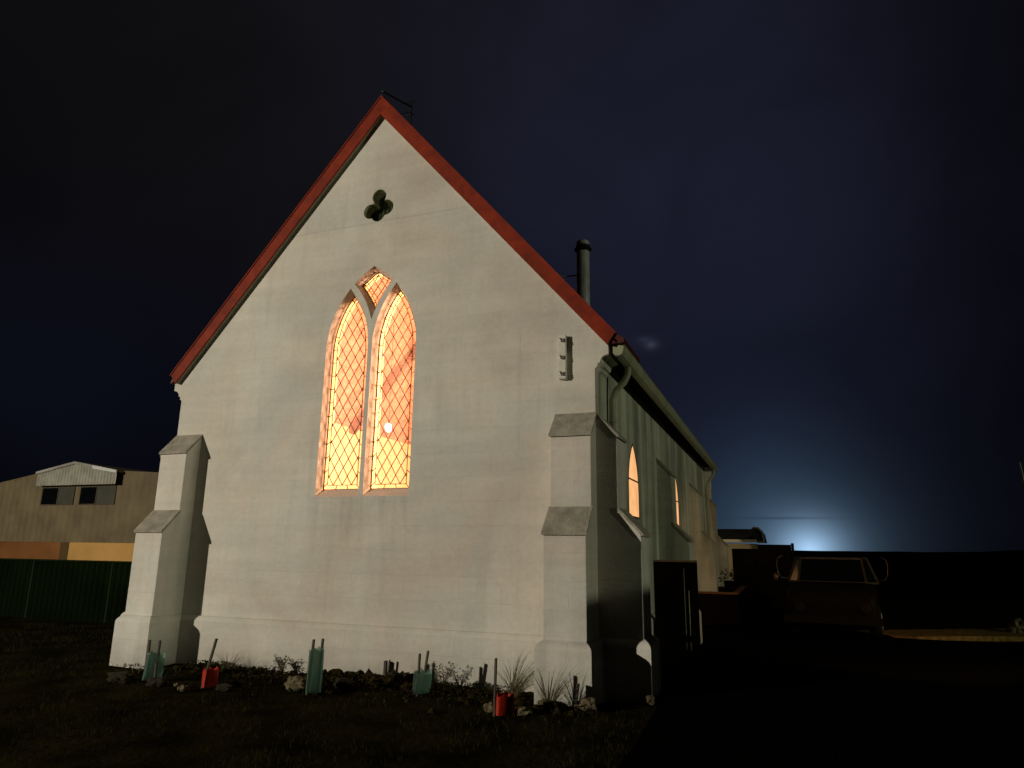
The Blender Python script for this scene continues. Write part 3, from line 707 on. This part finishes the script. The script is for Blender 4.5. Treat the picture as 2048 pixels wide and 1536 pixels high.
# garden bed: clods, mulch and weeds as one mass along the wall
bed = MB(); rnd = random.Random(21)
for i in range(420):
    x = rnd.uniform(-2.7, 3.3); y = -.10-abs(rnd.gauss(0, .38)); s = rnd.uniform(.012, .042)*(1.5 if -.2 < x < 1.2 and y > -.4 else 1)
    if x < -2.3 and y > -.7: continue
    if x > 2.7 and y > -.65: continue
    bed.blob((x, y, -.01+s*.2), (s*1.3, s, s*.8), i, .6, 1)
for i in range(16):
    x = -.05+i*.075+rnd.uniform(-.03, .03); bed.blob((x, -.24-rnd.uniform(0, .12), .03), (.085, .07, .045+.03*rnd.random()), i+50, .9, 2)
tag(bed.build('garden_soil', mat('dark_mulch_clods', (.030, .021, .008), 1, .6, 9, .6, 30, spec=0)), kind='stuff', label='dark clods and mulch of the garden bed along the church plinth', cat='garden bed')
lv = MB()
for i in range(5200):
    x = rnd.uniform(-2.9, 3.5); y = -.10-abs(rnd.gauss(0, .45)); dens = noise.noise(Vector((x*1.7, y*2.5, 3)))
    if dens < -.05: continue
    if (x < -2.3 and y > -.65) or (x > 2.75 and y > -.65): continue
    z = rnd.uniform(0, .05)*(1+1.6*max(0, dens)); s = rnd.uniform(.008, .022)
    a = Vector((rnd.uniform(-1, 1), rnd.uniform(-1, 1), rnd.uniform(-.6, 1))).normalized()*s; c = a.cross(Vector((rnd.uniform(-1, 1), rnd.uniform(-1, 1), rnd.uniform(-1, 1)))).normalized()*s*.55
    p = Vector((x, y, z)); lv.add([p-a, p-c, p+a, p+c], [(0, 1, 2, 3)])
tag(lv.build('bed_weeds', mat('olive_weed_leaf', (.040, .036, .011), .9, .6, 4, spec=.05, col2=(.018, .014, .005))), kind='stuff', label='low olive weeds and leaf litter over the garden bed', cat='weeds')
gs = MB()
for i in range(9000):
    x = rnd.uniform(-9, 4.1); y = rnd.uniform(-5.2, 2.5)
    if x > -3.6 and y > -.5: continue
    d = noise.noise(Vector((x*.9, y*.9, 8)))
    if d < -.25: continue
    blades(gs, x, y, 2, .055+.03*max(0, d), .035, (0, 0), .0055, -.02, i, .03)
tag(gs.build('lawn_grass', mat('dark_lawn_blade', (.024, .023, .007), 1, .5, 2, spec=.05)), kind='stuff', label='rough short lawn grass in front of the church', cat='grass')

# ------------------------------------------------------------------ left: shed and fence
sh = thing('metal_shed', 'long metal clad shed with a pale ribbed gable over two dark windows', 'shed', (-21, 12, 0))
SY = 12.0
shm = mat('brown_shed_cladding', (.22, .175, .105), .7, .25, 1.3, .1, 10)
def corr(x0, x1, zt0, zt1, z0, y, pitch, amp, name, m, parent, ztf=None):
    mb = MB(); n = int((x1-x0)/pitch*4)
    for i in range(n+1):
        x = x0+(x1-x0)*i/n; zt = ztf(x) if ztf else zt0+(zt1-zt0)*i/n; yy = y+amp*(1 if (i % 4) < 2 else -1)
        mb.v.append((x, yy, z0)); mb.v.append((x, yy, zt))
    for i in range(n): mb.f.append((2*i, 2*i+2, 2*i+3, 2*i+1))
    return mb.build(name, m, parent)
def roofline(x):
    if x < -20.84: return 4.736-(-20.84-x)*.150
    if x < -18.6: return 4.736-(x+20.84)*.170
    return 4.355-(x+18.6)*.062
corr(-38, -12, 0, 0, 1.62, SY, .34, .012, 'wall', shm, sh, roofline)
MB().prism([(-38, 2.1), (-20.84, 4.65), (-18.6, 4.27), (-12, 3.86), (-12, 0), (-38, 0)], XZ, SY+.03, SY+11).build('body', shm, sh)
corr(-22.95, -18.52, 0, 0, 3.83, SY-.28, .165, .022, 'ribbed_gable', mat('zinc_ribbed_sheet', (.42, .42, .36), .6, .3, 2), sh, lambda x: roofline(x)-.06)
MB().prism([(-22.95, 4.30), (-20.84, 4.66), (-18.5, 4.28), (-18.5, 4.36), (-20.84, 4.76), (-22.95, 4.40)], XZ, SY-.36, SY-.02).build('roof_trim', mat('galvanised_trim', (.45, .44, .40), .5, .3, .8), sh)
MB().prism([(-19.75, 4.44), (-18.44, 4.24), (-18.44, 4.35), (-19.75, 4.575)], XZ, SY-.40, SY-.37).build('bright_flashing', mat('bright_flashing', (.85, .87, .88), .35, .1, 3), sh)
MB().prism([(-38, 2.10), (-20.84, 4.69), (-18.6, 4.31), (-12, 3.90), (-12, 3.95), (-18.6, 4.37), (-20.84, 4.75), (-38, 2.16)], XZ, SY+.0, SY+11.2).build('roof', shm, sh)
for (a, b_, c) in ((-22.79, -21.89, -21.04), (-20.63, -19.76, -18.80)):
    wf = MB(); wf.box((a-.04, SY-.05, 3.07), (c+.04, SY+.02, 3.10)).box((a-.04, SY-.05, 3.75), (c+.04, SY+.02, 3.79)).box((a-.05, SY-.05, 3.10), (a, SY+.02, 3.75)).box((c, SY-.05, 3.10), (c+.05, SY+.02, 3.75)).box((b_-.02, SY-.05, 3.10), (b_+.02, SY+.02, 3.75))
    wo_ = wf.build('window', mat('brown_window_frame', (.11, .09, .055), .7), sh)
    MB().box((a, SY-.03, 3.10), (b_-.02, SY+.025, 3.75)).build('pane', Mt['winglass'], wo_)
    MB().box((b_+.02, SY-.035, 3.10), (c, SY+.025, 3.75)).build('pane_screen', mat('grey_screened_pane', (.085, .088, .070), .6, .2, 2), wo_)
MB().box((-20.75, SY-.09, .0), (-14, SY-.03, 1.615)).build('base_wall', mat('lamplit_base', (.72, .42, .135), .8, .15, .8), sh)  # orange lamp light put into the base wall colour
MB().box((-38, SY-.08, .0), (-21.25, SY-.03, 1.615)).build('base_wall', mat('dim_lamplit_base', (.27, .11, .032), .8, .35, .5), sh)  # dimmer stretch of that lamp light, as a darker base colour
MB().box((-21.25, SY-.085, .0), (-20.75, SY-.035, 1.615)).build('base_gap_strip', mat('dim_base_gap', (.12, .075, .03), .8), sh)  # dim gap in the lit band, modelled as a dark strip

fe = thing('metal_fence', 'dark green corrugated metal fence running behind the left buttress', 'fence', (-9, 3.2, 0))
corr(-22, -3.95, 1.18, 1.22, -.05, 3.2, .16, .012, 'fence_sheet', mat('dark_green_fence', (.0035, .008, .0015), .9, .5, .8, spec=.02), fe)
MB().box((-22, 3.17, 1.19), (-3.95, 3.23, 1.225)).build('top_rail', mat('fence_rail', (.006, .012, .003), .6, spec=.02), fe)
for x in (-20.1, -17.7, -15.3, -12.9, -10.5, -8.1, -5.7): MB().box((x, 3.20, -.05), (x+.06, 3.27, 1.19)).build('fence_post', mat('fence_post', (.012, .02, .008), .7, spec=.02) if x < -20 else bpy.data.materials['fence_post'], fe)

# fence added right of the church, out of view: it shades the foot of the church from the far lamp
bf = thing('added_shade_fence', 'unseen dark timber fence added right of the church to shade its foot', 'fence', (8.6, -5, 0))
mbf = MB()
for i in range(66): mbf.box((8.6, -8.8+i*.155, 0), (8.62, -8.8+i*.155+.148, 2.08))
mbf.build('palings', Mt['timber'], bf); [MB().box((8.622, -8.8, z), (8.67, 1.4, z+.08)).build('rail', Mt['timber'], bf) for z in (.4, 1.6)]

# ------------------------------------------------------------------ along the side: gate, raised bed, pots, screen
gt = thing('side_gate', 'dark slatted timber gate with pale top rail beside the church wall', 'gate', (3.75, 3.2, 0))
MB().box((3.42, 3.20, 1.425), (4.085, 3.25, 1.452)).build('top_rail', mat('pale_gate_rail', (.42, .28, .16), .8, .2, 10), gt)
[MB().box((3.42, 3.205, z), (4.085, 3.245, z+.094)).build('rail', Mt['timber'], gt) for z in (1.33, .25)]
sl_ = [(3.42, 3.70), (3.702, 3.80), (3.802, 3.878), (3.888, 3.94), (3.954, 4.005), (4.007, 4.085)]
for a, c in sl_: MB().box((a, 3.207, .0), (c, 3.235, 1.33)).build('slat', Mt['timber'], gt)
for a in (3.70, 3.93): MB().box((a, 3.21, .96 if a < 3.8 else 1.0), (a+.15 if a < 3.8 else a+.1, 3.23, 1.33)).build('upper_panel', Mt['timber'], gt)
rbd = thing('raised_bed', 'orange brown timber raised bed along the church side', 'raised bed', (3.95, 9.5, 0))
MB().box((3.42, 8.5, 0), (3.47, 12.2, .68)).box((4.28, 8.5, 0), (4.33, 12.2, .68)).box((3.47, 8.5, 0), (4.28, 8.55, .68)).box((3.47, 12.15, 0), (4.28, 12.2, .68)).build('sleeper_frame', Mt['timber'], rbd)
MB().box((3.40, 8.46, .682), (4.36, 8.60, .72)).box((4.24, 8.60, .682), (4.36, 12.2, .72)).build('capping', mat('orange_sleeper_cap', (.22, .09, .028), .8, .3, 8), rbd)
MB().box((3.47, 8.60, .3), (4.24, 12.15, .66)).build('soil', mat('bed_soil', (.05, .022, .008), 1, .4, 9, spec=.02), rbd)
# dark leafy pot plant on the bed
pp = thing('pot_plant', 'dark leafy pot plant between the far buttresses', 'pot plant', (4.05, 10.4, .66))
MB().tube([(4.05, 10.4, .66), (4.05, 10.4, .9)], [.10, .14], 14).build('pot', Mt['timber'], pp)
lf = MB(); rn = random.Random(5)
for i in range(90):
    d = Vector((rn.uniform(-1, 1), rn.uniform(-1, 1), rn.uniform(-.3, 1.2))).normalized()*rn.uniform(.1, .27); p = Vector((4.05, 10.4, .93))+d
    s = rn.uniform(.03, .06); a = d.normalized()*s; c = a.cross(Vector((rn.random(), rn.random(), rn.random()))).normalized()*s*.4
    lf.add([p-a, p-c, p+a, p+c], [(0, 1, 2, 3)])
lf.build('leaves', mat('dark_leaf', (.02, .025, .01), .7, spec=.02), pp)
tp = thing('terracotta_pot', 'terracotta pot standing before the dark timber screen', 'pot', (4.36, 12.3, 0))
MB().tube([(4.36, 12.3, .03), (4.36, 12.3, .40)], [.12, .165], 18).build('body', mat('terracotta', (.42, .10, .035), .85, .2, 8), tp)
MB().tube([(4.36, 12.3, .38), (4.36, 12.3, .45)], .185, 18).build('rim', bpy.data.materials['terracotta'], tp)
ss = thing('timber_screen', 'black timber screen closing the yard behind the church, stepped up at its post', 'screen', (4.8, 14, 0))
MB().box((3.92, 14.0, 0), (4.65, 14.04, 1.69)).build('low_panel', Mt['timber'], ss)
MB().box((4.652, 13.99, 0), (5.56, 14.04, 1.815)).build('high_panel', Mt['timber'], ss)
MB().box((5.562, 13.95, 0), (5.64, 14.05, 1.86)).build('post', Mt['timber'], ss)
nh = thing('neighbour_house', 'low house behind the yard with a dark gabled roof and warm lit eave', 'house', (3.2, 31, 0))
MB().box((-2.5, 30.3, 0), (4.1, 36, 2.02)).build('wall', mat('pale_house_wall', (.40, .30, .16), .8, .2, 1), nh)
MB().prism([(-2.7, 2.22), (4.25, 2.22), (3.95, 2.80), (-2.7, 2.80)], lambda u, v, d: (u, d+(v-2.2)*3.2, v), 29.9, 30.0).prism([(4.0, 2.12), (4.5, 2.12), (4.42, 2.6), (4.05, 2.86), (3.9, 2.80)], XZ, 30.1, 36).build('roof', mat('dark_tile_roof', (.030, .030, .020), .8, .3, 3), nh)
MB().box((-2.7, 29.86, 2.08), (4.12, 29.93, 2.22)).build('fascia', mat('cream_fascia', (.75, .60, .38), .6, .1, 1), nh)
MB().prism([(4.12, 2.06), (4.52, 2.06), (4.46, 2.62), (4.24, 2.84), (3.95, 2.86), (3.95, 2.80), (4.20, 2.76), (4.38, 2.56), (4.44, 2.12), (4.12, 2.12)], XZ, 29.9, 30.08).build('gable_barge', mat('grey_barge', (.35, .36, .28), .6), nh)

# ------------------------------------------------------------------ pickup truck seen from the front
vx, vy = 6.27, 8.75
fwd = Vector((5.35-vx, -8.18-vy, 0)).normalized(); fwd = Vector((fwd.x-.03, fwd.y, 0)).normalized(); sd = Vector((-fwd.y, fwd.x, 0))
van = thing('pickup_truck', 'old pale pickup truck parked facing the camera right of the church', 'truck', (vx, vy, 0))
def V(a, f, z): return Vector((vx, vy, 0)) + sd*a + fwd*f + Vector((0, 0, z))
def vprism(poly, a0, a1, fn=None): # poly in (f, z)
    return MB().prism(poly, lambda u, v, d: V(d, u, v), a0, a1)
paint = mat('shade_dark_paint', (.011, .008, .004), .5, .3, 3, spec=.02)  # cream body darkened to near black, the night shade is in the colour
dark = mat('dark_trim', (.008, .008, .008), .5, spec=.02)
# lower body and bonnet
body = MB()
ringsv = [(-3.6, .86, .30, .98), (-1.2, .86, .28, 1.0), (.1, .86, .28, 1.0), (.6, .85, .28, .98), (1.3, .82, .30, .93), (1.62, .78, .32, .84), (1.70, .72, .40, .74)]
for f, hw, zb, zt in ringsv:
    for a, z in ((-hw*.96, zb), (-hw, zb+.12), (-hw, zt-.16), (-hw*.93, zt-.03), (-hw*.7, zt), (hw*.7, zt), (hw*.93, zt-.03), (hw, zt-.16), (hw, zb+.12), (hw*.96, zb)): body.v.append(tuple(V(a, f, z)))
for i in range(len(ringsv)-1):
    for k in range(10): body.f.append((i*10+k, i*10+(k+1) % 10, (i+1)*10+(k+1) % 10, (i+1)*10+k))
body.f += [tuple(range(10)), tuple(range(60, 70))]
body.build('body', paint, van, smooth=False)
# cab frame: pillars and roof rim
cabm = MB(); cpaint = mat('lit_cab_paint', (.060, .047, .026), .45, .2, 6)  # paler copy of the cream paint carries the light on the frame
def pil(p, q, wd): cabm.bar(p, q, wd, wd*.8)
bl, br_, tl, tr_ = V(-.66, .12, .99), V(.66, .12, .99), V(-.60, -.28, 1.48), V(.60, -.28, 1.48)
pil(bl, tl, .045); pil(br_, tr_, .045); pil(tl, tr_, .055); pil(bl, br_, .05)
BL, BR, TL, TR = V(-.88, -.25, .98), V(.88, -.25, .98), V(-.70, -.5, 1.49), V(.70, -.5, 1.49)
pil(BL, TL, .05); pil(BR, TR, .05); pil(tl, TL, .05); pil(tr_, TR, .05); pil(bl, BL, .05); pil(br_, BR, .05)
for s in (1, -1): MB().bar(V(s*.86, -1.15, 1.0), V(s*.70, -1.1, 1.47), .06).build('rear_pillar', cpaint, van)
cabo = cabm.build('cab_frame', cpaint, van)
MB().prism([(-.27, 1.475), (-.5, 1.505), (-1.12, 1.505), (-1.16, 1.47), (-.5, 1.46)], lambda u, v, d: V(d, u, v), -.69, .69).build('roof', paint, van)
MB().add([bl, br_, tr_, tl], [(0, 1, 2, 3)]).build('windscreen', Mt['winglass'], van)
MB().add([bl, BL, TL, tl], [(0, 1, 2, 3)]).build('quarter_window', Mt['winglass'], van)
MB().add([br_, BR, TR, tr_], [(0, 1, 2, 3)]).build('quarter_window', Mt['winglass'], van)
MB().add([V(-.86, -1.15, 1.0), V(.86, -1.15, 1.0), V(.70, -1.1, 1.47), V(-.70, -1.1, 1.47)], [(0, 1, 2, 3)]).build('rear_window', dark, van)
MB().prism([(-1.6, 1.0), (-3.5, 1.0), (-3.5, 1.04), (-1.6, 1.04)], lambda u, v, d: V(d, u, v), -.84, .84).build('tray_cover', dark, van)
g_ = MB()
for z in (.46, .52, .58, .64): g_.bar(V(-.42, 1.715, z), V(.42, 1.715, z), .02, .025)
g_.build('grille', dark, van)
MB().bar(V(-.86, 1.80, .36), V(.86, 1.80, .36), .10, .13).build('bumper', mat('dull_chrome', (.012, .010, .008), .5, .2, 5, spec=.02), van)
for s in (1, -1):
    MB().tube([V(s*.58, 1.66, .58), V(s*.58, 1.73, .58), V(s*.58, 1.75, .58)], [.105, .10, .07], 18).build('headlight', mat('headlight_glass', (.012, .012, .01), .5, spec=.05) if s == 1 else bpy.data.materials['headlight_glass'], van, smooth=False)
    for f in (1.05, -2.5):
        wh = MB().tube([V(s*.62, f, .32), V(s*.66, f, .32), V(s*.82, f, .32), V(s*.85, f, .32)], [.29, .32, .32, .29], 24).build('wheel', mat('tyre_rubber', (.015, .014, .013), .9, spec=.02), van)
        MB().tube([V(s*.84, f, .32), V(s*.865, f, .32)], [.19, .15], 18).build('rim', mat('wheel_rim', (.35, .33, .30), .5), wh)
    arm = MB().tube([V(s*.86, -.05, 1.05), V(s*1.02, .0, 1.06), V(s*1.07, .02, 1.16), V(s*1.09, .02, 1.34), V(s*1.06, .02, 1.47), V(s*.96, 0, 1.53)], .010, 8)
    ar = arm.build('mirror_arm', mat('mirror_arm_metal', (.13, .09, .05), .35, metal=.3), van, smooth=True)
    if s == -1: MB().blob(tuple(V(s*1.12, .0, 1.07)), (.055, .05, .085), 2, .05, 2).build('mirror_head', bpy.data.materials['mirror_arm_metal'], ar, smooth=True)

# pale rock at the end of the verge and a leaning pole at the right edge
for k, (dx, dy, r) in enumerate(((0, 0, (.13, .12, .13)), (.12, .05, (.12, .11, .17)))):
    tag(MB().blob((9.72+dx, 9.75+dy, .10+.04*k), r, 31+k, .5, 3).build('rock', RM), ['low pale rock at the right end of the lit verge', 'taller pale rock at the right end of the lit verge'][k], 'rock', 'rocks at the end of the verge')
tag(MB().tube([(9.245, 6.10, 3.16), (9.30, 6.2, 2.62), (9.45, 6.45, 1.2), (9.55, 6.6, 0)], [.012, .02, .03, .035], 8).build('leaning_pole', mat('pale_pole', (.30, .31, .24), .7, .2, 5)), 'thin pale pole leaning at the right edge of the yard', 'pole')
